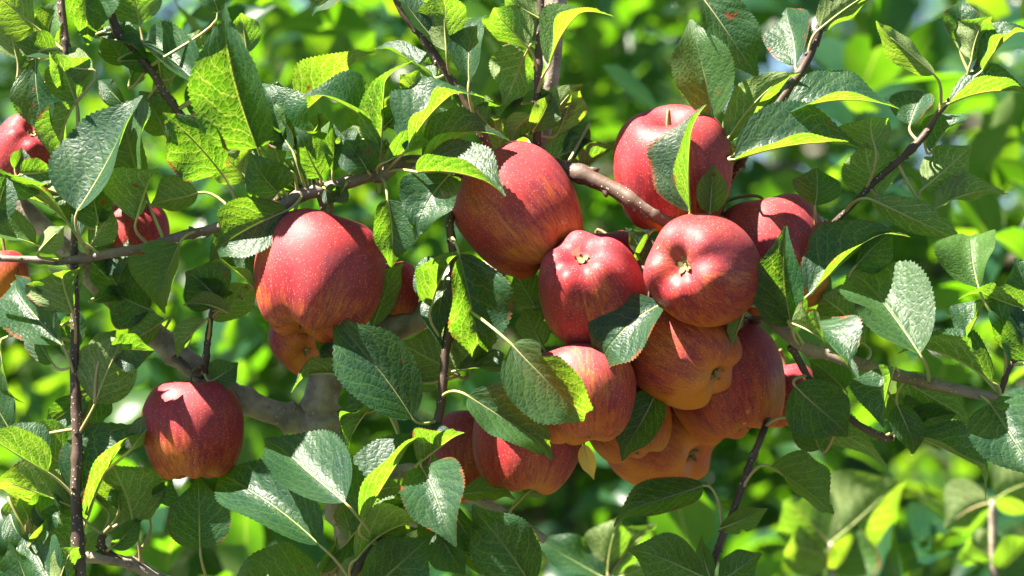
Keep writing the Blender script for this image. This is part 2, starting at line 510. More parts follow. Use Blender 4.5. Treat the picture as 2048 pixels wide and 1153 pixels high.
def blade(B, T, w, roll, fold, curl=0.04, bow=0.0, cup=12.0, wave=0.05, twist=0.0, hook=0.05, rng=random, nt=56, teeth=0.025):
    """verts, faces, uvs of one leaf blade in coordinates about its base B"""
    u = (T - B)
    c = u.length
    u.normalize()
    cv = Vector((0, -1, 0))
    s0 = u.cross(cv)
    if s0.length < 1e-4:
        s0 = Vector((1, 0, 0))
    s0.normalize()
    n0 = s0.cross(u).normalized()
    ph = [rng.random() * 6.28 for _ in range(4)]
    fq = [rng.uniform(1.2, 2.6) for _ in range(2)]
    ep = rng.uniform(0.70, 0.94)
    lop = rng.uniform(-0.10, 0.10)
    bite = (rng.uniform(0.25, 0.85), rng.choice((-1, 1)), rng.uniform(0.2, 0.5), rng.uniform(0.025, 0.06)) if rng.random() < 0.16 and teeth else None
    verts, uvs, faces = [], [], []
    for i in range(nt + 1):
        t = i / nt
        th = R(roll + twist * (t - 0.5))
        n = n0 * math.cos(th) + s0 * math.sin(th)
        s = s0 * math.cos(th) - n0 * math.sin(th)
        mid = u * (c * t) + n * (curl * c * (1 - (2 * t - 1) ** 2)) + s0 * (bow * c * (1 - (2 * t - 1) ** 2))
        if t > 0.7:
            mid = mid - n * (hook * c * ((t - 0.7) / 0.3) ** 2)
        h0 = 0.5 * w * leaf_profile(t, ep)
        fl = R(fold) * (0.75 + 0.35 * math.cos((t - 0.2) * 2.2))
        for v in COLS:
            av = abs(v)
            sg = 1 if v > 0 else -1
            h = h0 * (1 + lop * sg)
            if bite and sg == bite[1] and av > 0.5:
                h *= 1 - bite[2] * av * math.exp(-((t - bite[0]) / bite[3]) ** 2)
            # integrate the fold angle outwards so the margin can roll
            x = z = 0.0
            steps = 3
            for k in range(steps):
                a = fl + R(cup) * ((k + 0.5) / steps * av - 0.45)
                x += math.cos(a) * av / steps
                z += math.sin(a) * av / steps
            hh = h
            ex = 0.0
            if av == 1.0 and 0 < i < nt:
                hh = h * (1 + (teeth if i % 2 else -teeth * 0.6)) + (0.006 * w if i % 2 else 0)
                ex = 0.005 * c if i % 2 else 0.0
            z += wave * av * av * math.sin(fq[0 if v < 0 else 1] * 6.28 * t + ph[0 if v < 0 else 1]) * (2.0 * w * 0.5 / max(h, 1e-6) if h > 0.1 * w else 0) * 0.5
            verts.append(mid + s * (sg * x * hh) + n * (z * hh) + u * ex)
            uvs.append((t, v * 0.5 + 0.5))
    nc = len(COLS)
    for i in range(nt):
        for k in range(nc - 1):
            a = i * nc + k
            faces.append((a, a + 1, a + nc + 1, a + nc))
    return verts, faces, uvs, u, n0


LEAF_N = [0]
# leaves whose upper face is tilted towards the sun (+) or away from it (-)
TILT = {k: v for v, ks in (
    (0.9, [(405, 178), (292, 388), (690, 1006), (722, 1048), (762, 815), (898, 352), (812, 302), (845, 332), (835, 345), (1840, 710), (1980, 808),
           (1582, 646), (1958, 576), (843, 936), (1098, 132), (1820, 252), (1440, 1162), (890, 560), (870, 156), (938, 162), (158, 480), (1862, 306),
           (120, 1200), (965, 1152), (1590, 132), (630, 297), (585, 302), (600, 382), (640, 1172), (1787, 740), (915, 742), (640, 1092), (190, 75), (125, 692)]),
    (-0.7, [(515, 296), (740, 248), (442, 346), (1583, 652), (770, 252), (556, 386), (640, 352), (745, 1066), (1712, 532)])) for k in ks}


def leaf(bx, by, tx, ty, w, roll=0, fold=25, db=0, dt=None, stem=None, mat=None, pet=True, **kw):
    if dt is None:
        dt = db
    rng = random.Random(LEAF_N[0] * 7 + 3)
    if fold <= 25:
        fold += rng.uniform(6, 18)
        roll += rng.uniform(-14, 14)
    LEAF_N[0] += 1
    c2 = math.hypot(tx - bx, ty - by)
    ux, uz = (tx - bx) / c2, -(ty - by) / c2
    ug = -0.64 * ux + 0.77 * uz               # along the sun's slope in the picture plane
    sg = -0.64 * uz - 0.77 * ux
    rr = abs((roll + 180) % 360 - 180)
    tilt = TILT.get((bx, by), -0.55 if rr > 125 else 0.0)
    dt -= (0.8 if tilt > 0 else 0.7) * tilt * ug * c2
    if rr < 90:
        roll += (4 if abs(roll) > 40 else 48) * tilt * sg
    elif rr > 125:
        roll += 30 * tilt * sg
    B, T = at(bx, by, db), at(tx, ty, dt)
    k = (CAM_D - db * S) / CAM_D
    kw.setdefault('curl', rng.uniform(-0.02, 0.15))
    kw.setdefault('bow', rng.uniform(-0.05, 0.05))
    kw.setdefault('cup', rng.uniform(-14, 12))
    kw.setdefault('wave', rng.uniform(0.03, 0.14))
    kw.setdefault('twist', rng.uniform(-32, 32))
    kw.setdefault('hook', rng.choice((0.0, 0.05, 0.1, 0.2, 0.32)))
    vs, fs, uvs, u, n0 = blade(B, T, 1.16 * w * S * k, roll, fold, rng=rng, **kw)
    fm = [0] * len(fs)
    if stem is None:
        bi, q = nearest(B)
    else:
        q0 = at(stem[0], stem[1], db if len(stem) < 3 else stem[2])
        bi, q = nearest(q0, 0.15)
        if (Vector((q.x, 0, q.z)) - Vector((q0.x, 0, q0.z))).length > 40 * S:
            q = q0
    if pet:
        a = Vector((0, 0, 0))
        e = q - B
        ln = e.length
        p1 = -u * min(0.35 * ln, 0.010)
        p2 = e - (e - p1).normalized() * 0.3 * ln + Vector((0, 0, 0.05 * ln))
        path = []
        for i in range(8):
            t = i / 7
            p = a * (1 - t) ** 3 + p1 * 3 * t * (1 - t) ** 2 + p2 * 3 * t * t * (1 - t) + e * t ** 3
            path.append((p, S * (2.6 + 1.0 * t + 1.4 * max(0, t - 0.8) * 5 * 0.5)))
        # the midrib: the petiole runs on along the underside of the blade
        rib = []
        nc = len(COLS)
        for i in range(40, -1, -5):
            m = vs[i * nc + 3]
            m2 = (vs[i * nc + 2] + vs[i * nc + 4]) * 0.5
            dn = m - m2
            dn = dn.normalized() if dn.length > 1e-7 else -n0
            rib.append((m + dn * S * 0.9, S * (0.5 + 2.0 * (1 - i / 45))))
        pv, pf = [], []
        tube(rib + path[1:], 6, pv, pf)
        off = len(vs)
        vs = vs + pv
        uvs = uvs + [(0.5, 0.5)] * len(pv)
        fs = fs + [tuple(i + off for i in f) for f in pf]
        fm = fm + [1] * len(pf)
    o, org = BRANCHES[bi]
    return add('leaf', mesh('leaf', vs, fs, [mat or M_LEAF, M_PET], uvs, fm), o, B - org)


# far half up / near half's underside showing as a strip: roll about +-63 with fold 43
LEAVES = [
    # upper left
    (68, 52, -30, -25, 120, 185, 25, -20, -20, (103, 104)),
    (35, 118, 12, 8, 115, 175, 20, -60, -60, (26, 195)),
    (165, -70, 180, 84, 150, -20, 50, -40, -30),
    (72, 116, 98, 280, 100, 10, 25, -10, -5, (128, 100)),
    (112, 110, 30, 86, 75, 20, 45, -15, -5, (130, 112)),
    (150, 205, 114, 335, 112, 120, 30, 5, 5, (150, 400)),
    (152, 202, 112, 108, 110, 170, 35, 0, 10, (150, 400)),
    (186, 140, 92, 114, 92, 205, 30, 14, 22, (152, 205)),
    (60, 112, 122, 55, 85, 170, 10, -70, -70),
    (190, 75, 292, 96, 75, -25, 20, -80, -80),
    (280, 50, 262, -45, 120, 180, 15, -66, -66, (300, 128)),
    (405, 178, 268, 54, 118, 17, 47, -20, -10),
    (515, 296, 443, 19, 182, -23, 43, 20, 30, (570, 390)),
    (495, 106, 482, 22, 60, 170, 25, -20, -20),
    (436, 25, 412, -40, 52, 0, 20, -30, -30),
    (155, 422, 276, 186, 192, -48, 28, 55, 60, (172, 515)),
    (292, 388, 246, 190, 165, 15, 25, 15, 15, (330, 480)),
    (272, 442, 314, 336, 155, 215, 45, 60, 60, (296, 490)),
    (178, 492, 224, 412, 62, 160, 30, 12, 12),
    (198, 452, 172, 350, 90, 0, 20, 0, 0),
    (158, 480, 2, 400, 155, 63, 43, 30, 40, (195, 512)),
    (-10, 450, 18, 345, 72, 0, 20, 60, 60),
    (72, 490, -60, 456, 92, 40, 40, 60, 60, (118, 528)),
    (78, 503, 128, 453, 52, 150, 30, 65, 72, (118, 528)),
    (30, 338, 46, 296, 46, 20, 30, -25, -25),
    (40, 350, 113, 338, 72, 0, 35, 5, 5),
    (-20, 332, 112, 375, 62, 30, 40, 20, 20),
    # left, below the horizontal twig
    (125, 692, 12, 543, 125, -5, 40, 10, 20, (140, 755)),
    (146, 627, 118, 533, 155, 190, 45, 30, 34, (151, 700)),
    (190, 808, 250, 668, 130, 175, 32, 30, 26, (172, 880)),
    (222, 700, 307, 704, 84, 15, 35, 34, 42, (190, 808)),
    (360, 488, 316, 624, 130, 30, 40, 42, 46, (398, 470)),
    (577, 420, 412, 515, 118, 5, 30, 44, 44, (606, 392)),
    (512, 580, 413, 515, 92, 63, 40, 16, 16, (600, 400)),
    (440, 602, 372, 540, 110, 0, 10, -60, -60, (425, 640)),
    (456, 626, 365, 611, 48, 150, 30, -50, -45),
    (412, 640, 345, 707, 62, 150, 35, -50, -40, (415, 690)),
    (425, 640, 520, 568, 70, 170, 15, -80, -80),
    (395, 560, 462, 592, 66, 10, 25, -70, -70),
    (425, 762, 476, 726, 60, 0, 10, -60, -60),
    (0, 690, 28, 812, 42, 60, 20, -40, -40),
    # lower left
    (177, 1033, 300, 832, 190, -55, 42, -20, -8, (165, 1110)),
    (265, 897, 328, 836, 54, 170, 20, 0, 4, (190, 1000)),
    (95, 946, -40, 862, 140, 82, 52, 12, 12, (146, 1003)),
    (132, 935, 30, 850, 112, 170, 10, -80, -80),
    (140, 1012, -20, 955, 112, 175, 20, -70, -70),
    (268, 1052, 222, 928, 150, 180, 20, -70, -70, (300, 1112)),
    (120, 1200, 52, 1066, 150, 10, 40, 12, 22),
    (60, 1195, 18, 1085, 92, -30, 30, 22, 28),
    (108, 1195, 156, 1085, 74, 170, 25, 28, 32),
    (400, 1098, 396, 953, 124, 5, 20, -50, -50, (414, 1160)),
    (640, 1092, 433, 940, 152, 15, 32, 70, 80, (682, 1150)),
    (690, 1006, 528, 868, 172, 25, 34, 150, 140, (735, 1080)),
    (722, 1048, 852, 838, 152, -60, 40, 120, 120, (738, 1085)),
    (838, 926, 926, 862, 115, -82, 52, 62, 72, (836, 978)),
    (825, 838, 663, 634, 168, 5, 25, 84, 84, (872, 850)),
    (762, 815, 668, 850, 112, 30, 35, 22, 22, (800, 880)),
    (746, 810, 694, 896, 62, 150, 20, 28, 28, (800, 880)),
    (715, 762, 580, 764, 92, 82, 52, 24, 24, (800, 830)),
    (692, 742, 654, 668, 64, 0, 20, -40, -40),
    (918, 508, 966, 728, 195, -16, 52, 64, 72, (904, 470)),
    (862, 615, 920, 495, 112, -82, 50, 52, 56, (898, 690)),
    (775, 400, 782, 536, 98, 0, 20, 62, 62, (768, 370)),
    (898, 352, 828, 474, 125, 0, 15, 70, 70, (800, 330)),
    (890, 560, 874, 692, 72, 20, 10, -20, -20),
    (940, 746, 934, 630, 62, 180, 10, -30, -30),
    (915, 746, 800, 682, 112, 185, 15, -10, -10, (890, 760)),
    (915, 742, 1052, 746, 64, -20, 30, 12, 12, (888, 760)),
    (1024, 690, 1192, 850, 152, 0, 20, 176, 180, (906, 600)),
    (937, 793, 1112, 906, 142, -20, 45, 112, 132, (882, 800)),
    (1325, 608, 1185, 742, 150, 30, 26, 126, 126, (1320, 560)),
    (1312, 785, 1240, 922, 92, 0, 15, -10, -14, (1290, 730)),
    (1380, 425, 1393, 208, 142, -65, 45, 84, 88, (1345, 438)),
    (1420, 426, 1428, 328, 62, 0, 20, 70, 70, (1345, 438)),
    (1290, 520, 1252, 455, 52, 30, 30, -10, 0),
    (1298, 470, 1268, 525, 50, -30, 35, -10, 0),
    (1308, 500, 1296, 545, 40, 20, 25, -4, 4),
    (1488, 625, 1464, 692, 48, 160, 20, 60, 60, (1530, 630)),
    # upper right
    (1425, 238, 1378, 38, 135, 0, 20, -20, -20, (1490, 310)),
    (1400, -10, 1517, 157, 112, -5, 20, -50, -50, (1330, -80)),
    (1450, 287, 1592, 138, 86, 180, 25, -20, -20, (1490, 310)),
    (1590, 132, 1564, 12, 108, 0, 20, -60, -60, (1600, 150)),
    (1640, 58, 1764, -28, 92, 190, 25, -10, -10, (1616, 118)),
    (1570, 226, 1799, 219, 122, -64, 34, 0, 0, (1545, 225)),
    (1468, 320, 1728, 290, 152, -58, 42, 32, 32, (1500, 300)),
    (1752, 302, 1745, 232, 132, 180, 40, -8, -8, (1735, 378)),
    (1820, 252, 1852, 174, 92, 0, 20, -50, -50, (1835, 290)),
    (1862, 306, 1938, 227, 92, -10, 12, -60, -60, (1850, 275)),
    (1848, 376, 1943, 291, 96, 180, 15, -50, -50, (1830, 400)),
    (1755, 392, 1730, 284, 112, 180, 10, -60, -60),
    (1630, 412, 1632, 335, 112, 0, 40, 0, 0, (1622, 460)),
    (1745, 400, 1936, 489, 72, 200, 30, 22, 22, (1690, 426)),
    (1870, 418, 2006, 378, 82, 190, 20, -50, -50),
    (1958, 576, 1938, 452, 130, 8, 36, 50, 50, (1990, 640)),
    (1898, 208, 2072, 190, 112, -72, 42, 0, 0, (1884, 218)),
    (1943, 122, 1976, 28, 92, 175, 35, -10, -10, (1936, 165)),
    (1920, 86, 1926, -4, 72, 0, 20, -40, -40, (1940, 150)),
    (1965, 142, 2062, 48, 102, -65, 42, -8, -8, (1938, 166)),
    (1868, 150, 1742, 44, 64, 190, 20, 2, 2, (1882, 218)),
    # right
    (1618, 590, 1796, 442, 142, -60, 40, 42, 42, (1580, 640)),
    (1712, 532, 1787, 463, 84, -20, 40, 30, 30, (1690, 600)),
    (1840, 710, 1696, 529, 180, 21, 31, 170, 170, (1876, 768)),
    (1583, 652, 1571, 455, 120, -38, 40, 66, 70, (1600, 690)),
    (1586, 657, 1582, 574, 52, 150, 30, 74, 74, (1600, 690)),
    (1582, 646, 1716, 757, 142, -60, 40, 130, 130, (1610, 692)),
    (1985, 766, 1801, 691, 132, 85, 45, 62, 62, (2004, 795)),
    (1930, 682, 1976, 588, 92, -65, 42, 20, 20, (2000, 790)),
    (2010, 702, 1990, 588, 84, 10, 20, 32, 32, (2000, 790)),
    (2072, 626, 1925, 572, 74, 95, 40, 52, 52, (2110, 640)),
    (2062, 602, 2030, 516, 92, 0, 20, 22, 22, (2110, 640)),
    (2052, 722, 2030, 608, 94, 0, 20, 42, 42, (2030, 730)),
    (1787, 740, 1765, 854, 112, 52, 52, 52, 52, (1800, 752)),
    (1800, 756, 1944, 841, 82, 185, 20, -20, -20),
    (1980, 808, 2076, 952, 152, 0, 30, 44, 44, (1950, 790)),
    (1590, 772, 1698, 873, 122, 5, 20, -20, -20),
    (1580, 838, 1768, 916, 82, 195, 20, -50, -50, (1535, 850)),
    (1795, 810, 1832, 914, 62, 0, 30, -24, -24),
    (1815, 852, 1912, 828, 74, -10, 20, -70, -70, (1785, 880)),
    (1830, 870, 1998, 956, 112, -60, 38, -24, -24, (1770, 876)),
    (1540, 934, 1668, 1029, 112, -45, 28, -34, -34, (1498, 992)),
    (1405, 972, 1222, 1040, 112, 16, 53, -40, -40, (1442, 1070)),
    (1440, 1058, 1536, 1018, 48, 0, 30, -44, -44),
    (1402, 1152, 1257, 1098, 112, 0, 12, -12, -12, (1420, 1180)),
    (1422, 1162, 1400, 1074, 34, 0, 20, -20, -20),
    (1440, 1162, 1522, 1104, 72, 20, 30, -24, -24),
    (1062, 1172, 944, 1014, 145, 0, 20, 12, 12, (1000, 1240)),
    (965, 1152, 878, 1042, 84, 20, 35, -10, -10),
    (843, 936, 908, 1090, 132, -5, 20, 100, 105, (848, 918)),
    (712, 1120, 890, 1046, 132, -82, 48, 74, 74, (690, 1165)),
    (740, 1182, 862, 1076, 132, 0, 15, 40, 40, (690, 1180)),
    (745, 1066, 824, 998, 84, -30, 40, 44, 44),
    (728, 986, 806, 974, 58, 180, 10, -20, -20),
    (662, 986, 574, 954, 84, 160, 10, -20, -20),
    (640, 1172, 438, 1150, 140, 30, 30, 24, 24, (690, 1180)),
    (690, 1172, 714, 1108, 44, 170, 20, 50, 50),
    # upper middle
    (605, 228, 738, 91, 155, -110, 25, -30, -30, (640, 375)),
    (740, 248, 612, 183, 122, 55, 40, 12, 12, (765, 352)),
    (762, 300, 773, 117, 92, -82, 57, 32, 36, (760, 356)),
    (770, 252, 816, 194, 84, -10, 30, 6, 6, (775, 345)),
    (812, 302, 947, 162, 152, -58, 40, 60, 60, (780, 350)),
    (768, 326, 882, 290, 92, -105, 30, 46, 46, (755, 352)),
    (845, 332, 1013, 268, 114, -15, 45, 22, 30, (780, 345)),
    (835, 345, 1012, 384, 124, -70, 43, 92, 100, (776, 350)),
    (945, 326, 987, 297, 32, 180, 20, 70, 74, (900, 330)),
    (590, 292, 530, 162, 112, 10, 35, -4, -4),
    (545, 302, 514, 188, 92, -10, 20, -20, -20),
    (640, 352, 600, 258, 74, 10, 30, 24, 30),
    (665, 342, 668, 248, 60, 20, 40, 20, 24),
    (702, 334, 706, 248, 72, -20, 35, 10, 10),
    (735, 342, 690, 280, 84, 0, 30, 34, 40),
    (630, 297, 649, 221, 48, 30, 20, -20, -20),
    (585, 302, 558, 233, 58, 0, 20, 22, 24),
    (562, 337, 526, 240, 52, 160, 20, -5, -5),
    (600, 382, 590, 298, 62, 20, 20, -12, -12),
    (556, 386, 500, 308, 92, 5, 15, 22, 22),
    (575, 345, 498, 395, 36, 160, 30, 26, 26),
    (650, 378, 682, 402, 46, 20, 30, 20, 24),
    (690, 372, 660, 405, 40, -20, 30, 22, 24),
    (442, 346, 325, 226, 124, -10, 30, 10, 10, (470, 400)),
    (396, 386, 300, 410, 84, 170, 20, -20, -20, (470, 440)),
    (500, 366, 440, 308, 84, 180, 10, -10, -10),
    (690, -22, 620, 30, 74, 20, 40, -10, -10),
    (862, 72, 785, -25, 54, 30, 30, -24, -24),
    (893, 102, 890, -22, 98, 180, 15, -10, -10, (896, 158)),
    (870, 156, 748, 84, 64, 40, 35, -34, -34),
    (938, 162, 966, 24, 80, 10, 32, -10, -10, (946, 235)),
    (1055, 94, 984, 14, 95, 170, 35, -30, -26, (1072, 150)),
    (1060, 92, 1008, 206, 114, 180, 10, -45, -45),
    (1098, 132, 1192, 2, 104, -15, 50, -20, -16, (1077, 186)),
    (1076, 36, 1008, -12, 64, 180, 10, -50, -50),
    (1085, 258, 1160, 164, 74, 180, 25, -50, -50),
    (1066, 262, 1102, 184, 62, 20, 30, -44, -44),
    (1062, 230, 1020, 288, 54, 180, 10, -50, -50),
    (1115, 268, 1152, 168, 86, 180, 10, -80, -80),
    (1090, 322, 1192, 284, 84, 180, 15, -80, -80),
    (1152, 352, 1242, 290, 84, -120, 20, -75, -75),
    (745, 652, 802, 520, 64, 180, 10, -60, -60),
    (1086, 692, 1048, 616, 64, 170, 10, -40, -40),
    (1070, 610, 1030, 545, 70, 175, 10, -60, -60),
    (250, 130, 205, 70, 80, 20, 20, -90, -90),
    (330, 270, 280, 180, 90, 0, 15, -80, -80),
    (350, 150, 400, 60, 80, 180, 15, -90, -90),
    (560, 170, 545, 250, 70, 10, 25, -40, -40),
    (850, 190, 800, 150, 60, 160, 25, -40, -40),
    (985, 262, 930, 205, 74, 180, 20, -60, -60),
    (1010, 320, 985, 230, 80, 175, 20, -70, -70),
    (880, 270, 915, 235, 60, 10, 35, 0, 0),
    (905, 275, 880, 215, 56, 20, 35, -10, -10),
    # well behind the fruit, out of focus
    (1662, 1085, 1805, 955, 190, 185, 30, -1490, -1490),
    (1662, 1095, 1565, 1000, 130, 180, 26, -1490, -1490),
    (1668, 1150, 1712, 1045, 110, 20, 30, -1500, -1500),
    (1664, 1120, 1560, 1090, 120, 180, 26, -1500, -1500),
    (1985, 1005, 1888, 1058, 120, 180, 30, -1490, -1490),
    (1990, 1000, 2115, 955, 170, 180, 28, -1490, -1490),
    (1992, 1120, 1925, 1075, 90, 175, 26, -1500, -1500),
    (1992, 1150, 2075, 1075, 110, 10, 26, -1500, -1500),
    (1215, 1150, 1238, 1035, 95, 175, 26, -700, -700),
    (1220, 1150, 1314, 1048, 84, 185, 26, -700, -700),
    (1205, 1155, 1062, 1072, 84, 30, 30, -700, -700),
    (1225, 1160, 1345, 1105, 90, 175, 26, -740, -740),
    # deeper leaves glimpsed between the sharp ones
    (1640, 900, 1600, 800, 90, 10, 20, -160, -160),
    (1700, 640, 1640, 590, 90, 180, 15, -60, -60),
    (1730, 690, 1660, 640, 90, 175, 15, -70, -70),
    (1660, 600, 1590, 560, 80, 180, 15, -60, -60),
    (1780, 790, 1850, 870, 80, 10, 20, -80, -80),
    (1690, 780, 1620, 720, 90, 0, 20, -90, -90),
    (300, 620, 215, 580, 100, 0, 20, -110, -110),
    (250, 600, 190, 500, 90, 10, 20, -120, -120),
    (330, 640, 250, 690, 80, 170, 20, -110, -110),
    (250, 470, 190, 560, 90, 10, 20, -120, -120),
    (310, 1000, 345, 960, 60, 20, 20, -90, -90),
    (300, 1040, 270, 960, 80, 180, 20, -110, -110),
    (80, 1040, 140, 1090, 90, 175, 20, -90, -90),
    (60, 1040, 120, 1000, 80, 10, 30, -70, -70),
    (20, 1000, 60, 1060, 70, 175, 20, -90, -90),
    (20, 860, -30, 770, 90, 0, 20, -80, -80),
    (900, 1010, 960, 1110, 90, 10, 25, 0, 0),
    (880, 1060, 930, 1150, 80, 15, 25, 10, 10),
    (1050, 990, 1100, 940, 60, 170, 15, -90, -90),
    (640, 660, 700, 720, 70, 0, 20, -60, -60),
    (830, 760, 770, 730, 70, 10, 20, -40, -40),
    (880, 780, 840, 720, 80, 175, 15, -50, -50),
]
for spec in LEAVES:
    a = list(spec)
    stem = a.pop() if isinstance(a[-1], tuple) else None
    leaf(*a, stem=stem)
leaf(1168, 890, 1188, 960, 30, 0, 12, -30, -30, stem=(1200, 800, -120), mat=M_YELLOW, curl=0.02, bow=0.02, hook=0.0, wave=0.01, teeth=0.0)


# smaller leaves set along the twigs, mostly behind the large ones
frng = random.Random(77)
FILL = [(560, 240, 760, 400, 12, 10), (380, 60, 640, 260, 8, -40), (0, 60, 330, 420, 12, -60), (0, 560, 330, 800, 8, -60), (0, 980, 420, 1150, 10, -50),
        (430, 1000, 760, 1150, 8, -30), (760, 960, 1080, 1150, 10, -30), (820, 180, 1180, 340, 10, -50), (1560, 240, 1900, 460, 10, -60), (1640, 560, 2048, 800, 14, -40), (900, 20, 1160, 180, 6, -50),
        (1620, 800, 1960, 920, 6, -60), (1440, 0, 2048, 160, 6, -60)]
for x0, y0, x1, y1, nn, dd in FILL:
    for i in range(nn):
        for _ in range(60):
            bx, by = frng.uniform(x0, x1), frng.uniform(y0, y1)
            pt = at(bx, by, dd)
            if (nearest(pt, 0.3)[1] - pt).length < 95 * S:
                break
        else:
            continue
        if LEAF_N[0] >= 299:
            break
        an = frng.uniform(0, 6.28)
        ln = frng.uniform(60, 112)
        d0 = dd + frng.uniform(-60, 10)
        up_side = frng.random() < 0.5
        leaf(bx, by, bx + ln * math.cos(an), by - abs(ln * math.sin(an)) * (1 if frng.random() < 0.65 else -1), ln * frng.uniform(0.5, 0.62), (frng.uniform(-50, 50) if up_side else frng.uniform(140, 220)),
             frng.uniform(20, 50), d0, d0 + frng.uniform(-30, 30), twist=frng.uniform(-40, 40), curl=frng.uniform(0.0, 0.16))


# ------------------------------------------------------------------ apples
def profile(n):
    """half outline of the fruit from stem bowl to calyx basin (r, z), about 1 wide"""
    key = [(0.00, 0.60), (0.05, 0.605), (0.12, 0.66), (0.22, 0.79), (0.36, 0.90), (0.52, 0.935), (0.70, 0.86), (0.85, 0.69), (0.96, 0.43), (1.00, 0.13),
           (0.975, -0.20), (0.90, -0.50), (0.78, -0.75), (0.64, -0.915), (0.50, -0.975), (0.37, -0.975), (0.25, -0.925), (0.16, -0.865), (0.08, -0.835), (0.0, -0.83)]
    pts = [(Vector((r, 0, z)), 1) for r, z in key]
    sp = spline(pts, n)
    return [(max(p.x, 0.0), p.z) for p, _ in sp]


def apple(cx, cy, w, h, d, axis, spin, lobe, ripe, label, stem_to=None, seed=0):
    """axis: picture direction (x right, y up, c towards the camera) in which the calyx points"""
    C = at(cx, cy, d)
    k = (CAM_D - d * S) / CAM_D
    rw = w * S * k * 0.5
    ca = -Vector((axis[0], -axis[2], axis[1])).normalized()       # stem end
    rng = random.Random(seed)
    prof = profile(3)
    ns = 60
    squash = h / w
    vs, fs, uvs = [], [], []
    tall = min(max(squash * 0.97, 0.86), 1.02)
    ph = rng.random() * 6.28
    for i, (r, z) in enumerate(prof):
        v = i / (len(prof) - 1)
        low = smooth(0.25, -0.95, z) if z < 0.25 else 0.0
        low = 1 - (1 - low) if z < 0.25 else 0.0
        for s in range(ns):
            a = 2 * math.pi * s / ns
            l5 = math.cos(5 * a + spin)
            rr = r * (1 + lobe * 0.055 * low * l5 * min(1, r * 2) + 0.012 * math.cos(2 * a + ph) + 0.02 * math.cos(3 * a + ph * 2) * (0.4 + low))
            zz = z * tall - lobe * 0.062 * low * (l5 + 0.3) * math.exp(-((r - 0.55) / 0.28) ** 2)
            if z > 0.5:
                zz += 0.02 * math.cos(3 * a + ph) * math.exp(-((r - 0.5) / 0.25) ** 2)
            p = Vector((rr * math.cos(a), rr * math.sin(a), zz))
            p *= 1 + 0.016 * noise.noise(p * 1.7 + Vector((seed * 3.1, 0, 0)))
            vs.append(p * rw)
            uvs.append((s / ns, v))
    for i in range(len(prof) - 1):
        for s in range(ns):
            a = i * ns + s
            b = i * ns + (s + 1) % ns
            fs.append((a, a + ns, b + ns, b))
    root = add('apple', None, None, C)
    root.rotation_euler = ca.to_track_quat('Z', 'Y').to_euler()
    tag(root, label, 'apple', 'ripe apples on the tree')
    inv = root.rotation_euler.to_matrix().inverted()
    me = mesh('apple_skin', vs, fs, [M_SKIN], uvs)
    open_side = inv @ Vector((-0.30, -0.10, 0.95))
    at_ = me.attributes.new('blush', 'FLOAT', 'POINT')
    at_.data.foreach_set('value', [v.normalized().dot(open_side) for v in vs])
    sk = add('skin', me, root)
    sk.color = (ripe, ripe, ripe, 1)
    # stem from the bowl up to the wood
    top = Vector((0, 0, 0.58 * rw))
    wt = C + root.rotation_euler.to_matrix() @ Vector((0, 0, rw * 1.1))
    if stem_to is not None:
        q = at(*stem_to)
    else:
        q = nearest(wt, 1.0)[1]
    e = inv @ (q - C)
    mid = Vector((0, 0, 1.02 * rw))
    path = spline([(top, 4 * S), (mid, 3.2 * S), ((mid + e) * 0.5 + Vector((0, 0, 0.1 * rw)), 3.2 * S), (e, 4.6 * S)], 5)
    sv, sf = [], []
    tube(path, 8, sv, sf)
    add('stem', mesh('apple_stem', sv, sf, [M_STEM]), root)
    # dried calyx: five small sepals curling out of the basin
    cv_, cf = [], []
    for s in range(5):
        a = 2 * math.pi * s / 5 + rng.uniform(-0.2, 0.2)
        dr = Vector((math.cos(a), math.sin(a), 0))
        sd = Vector((-dr.y, dr.x, 0))
        o = len(cv_)
        bz = -0.83 * rw * tall
        ll = rng.uniform(0.10, 0.16) * rw
        for (f, ww, up) in ((0.25, 0.045, 0.0), (0.7, 0.05, 0.5), (1.0, 0.03, 1.0), (1.0, 0.008, 1.6)):
            base = dr * (ll * f) + Vector((0, 0, bz - 0.005 * rw - ll * 0.55 * up))
            cv_ += [base - sd * ww * rw, base + sd * ww * rw]
        for q2 in range(3):
            cf.append((o + q2 * 2, o + q2 * 2 + 1, o + q2 * 2 + 3, o + q2 * 2 + 2))
    add('calyx', mesh('calyx', cv_, cf, [M_CALYX]), root)
    return root


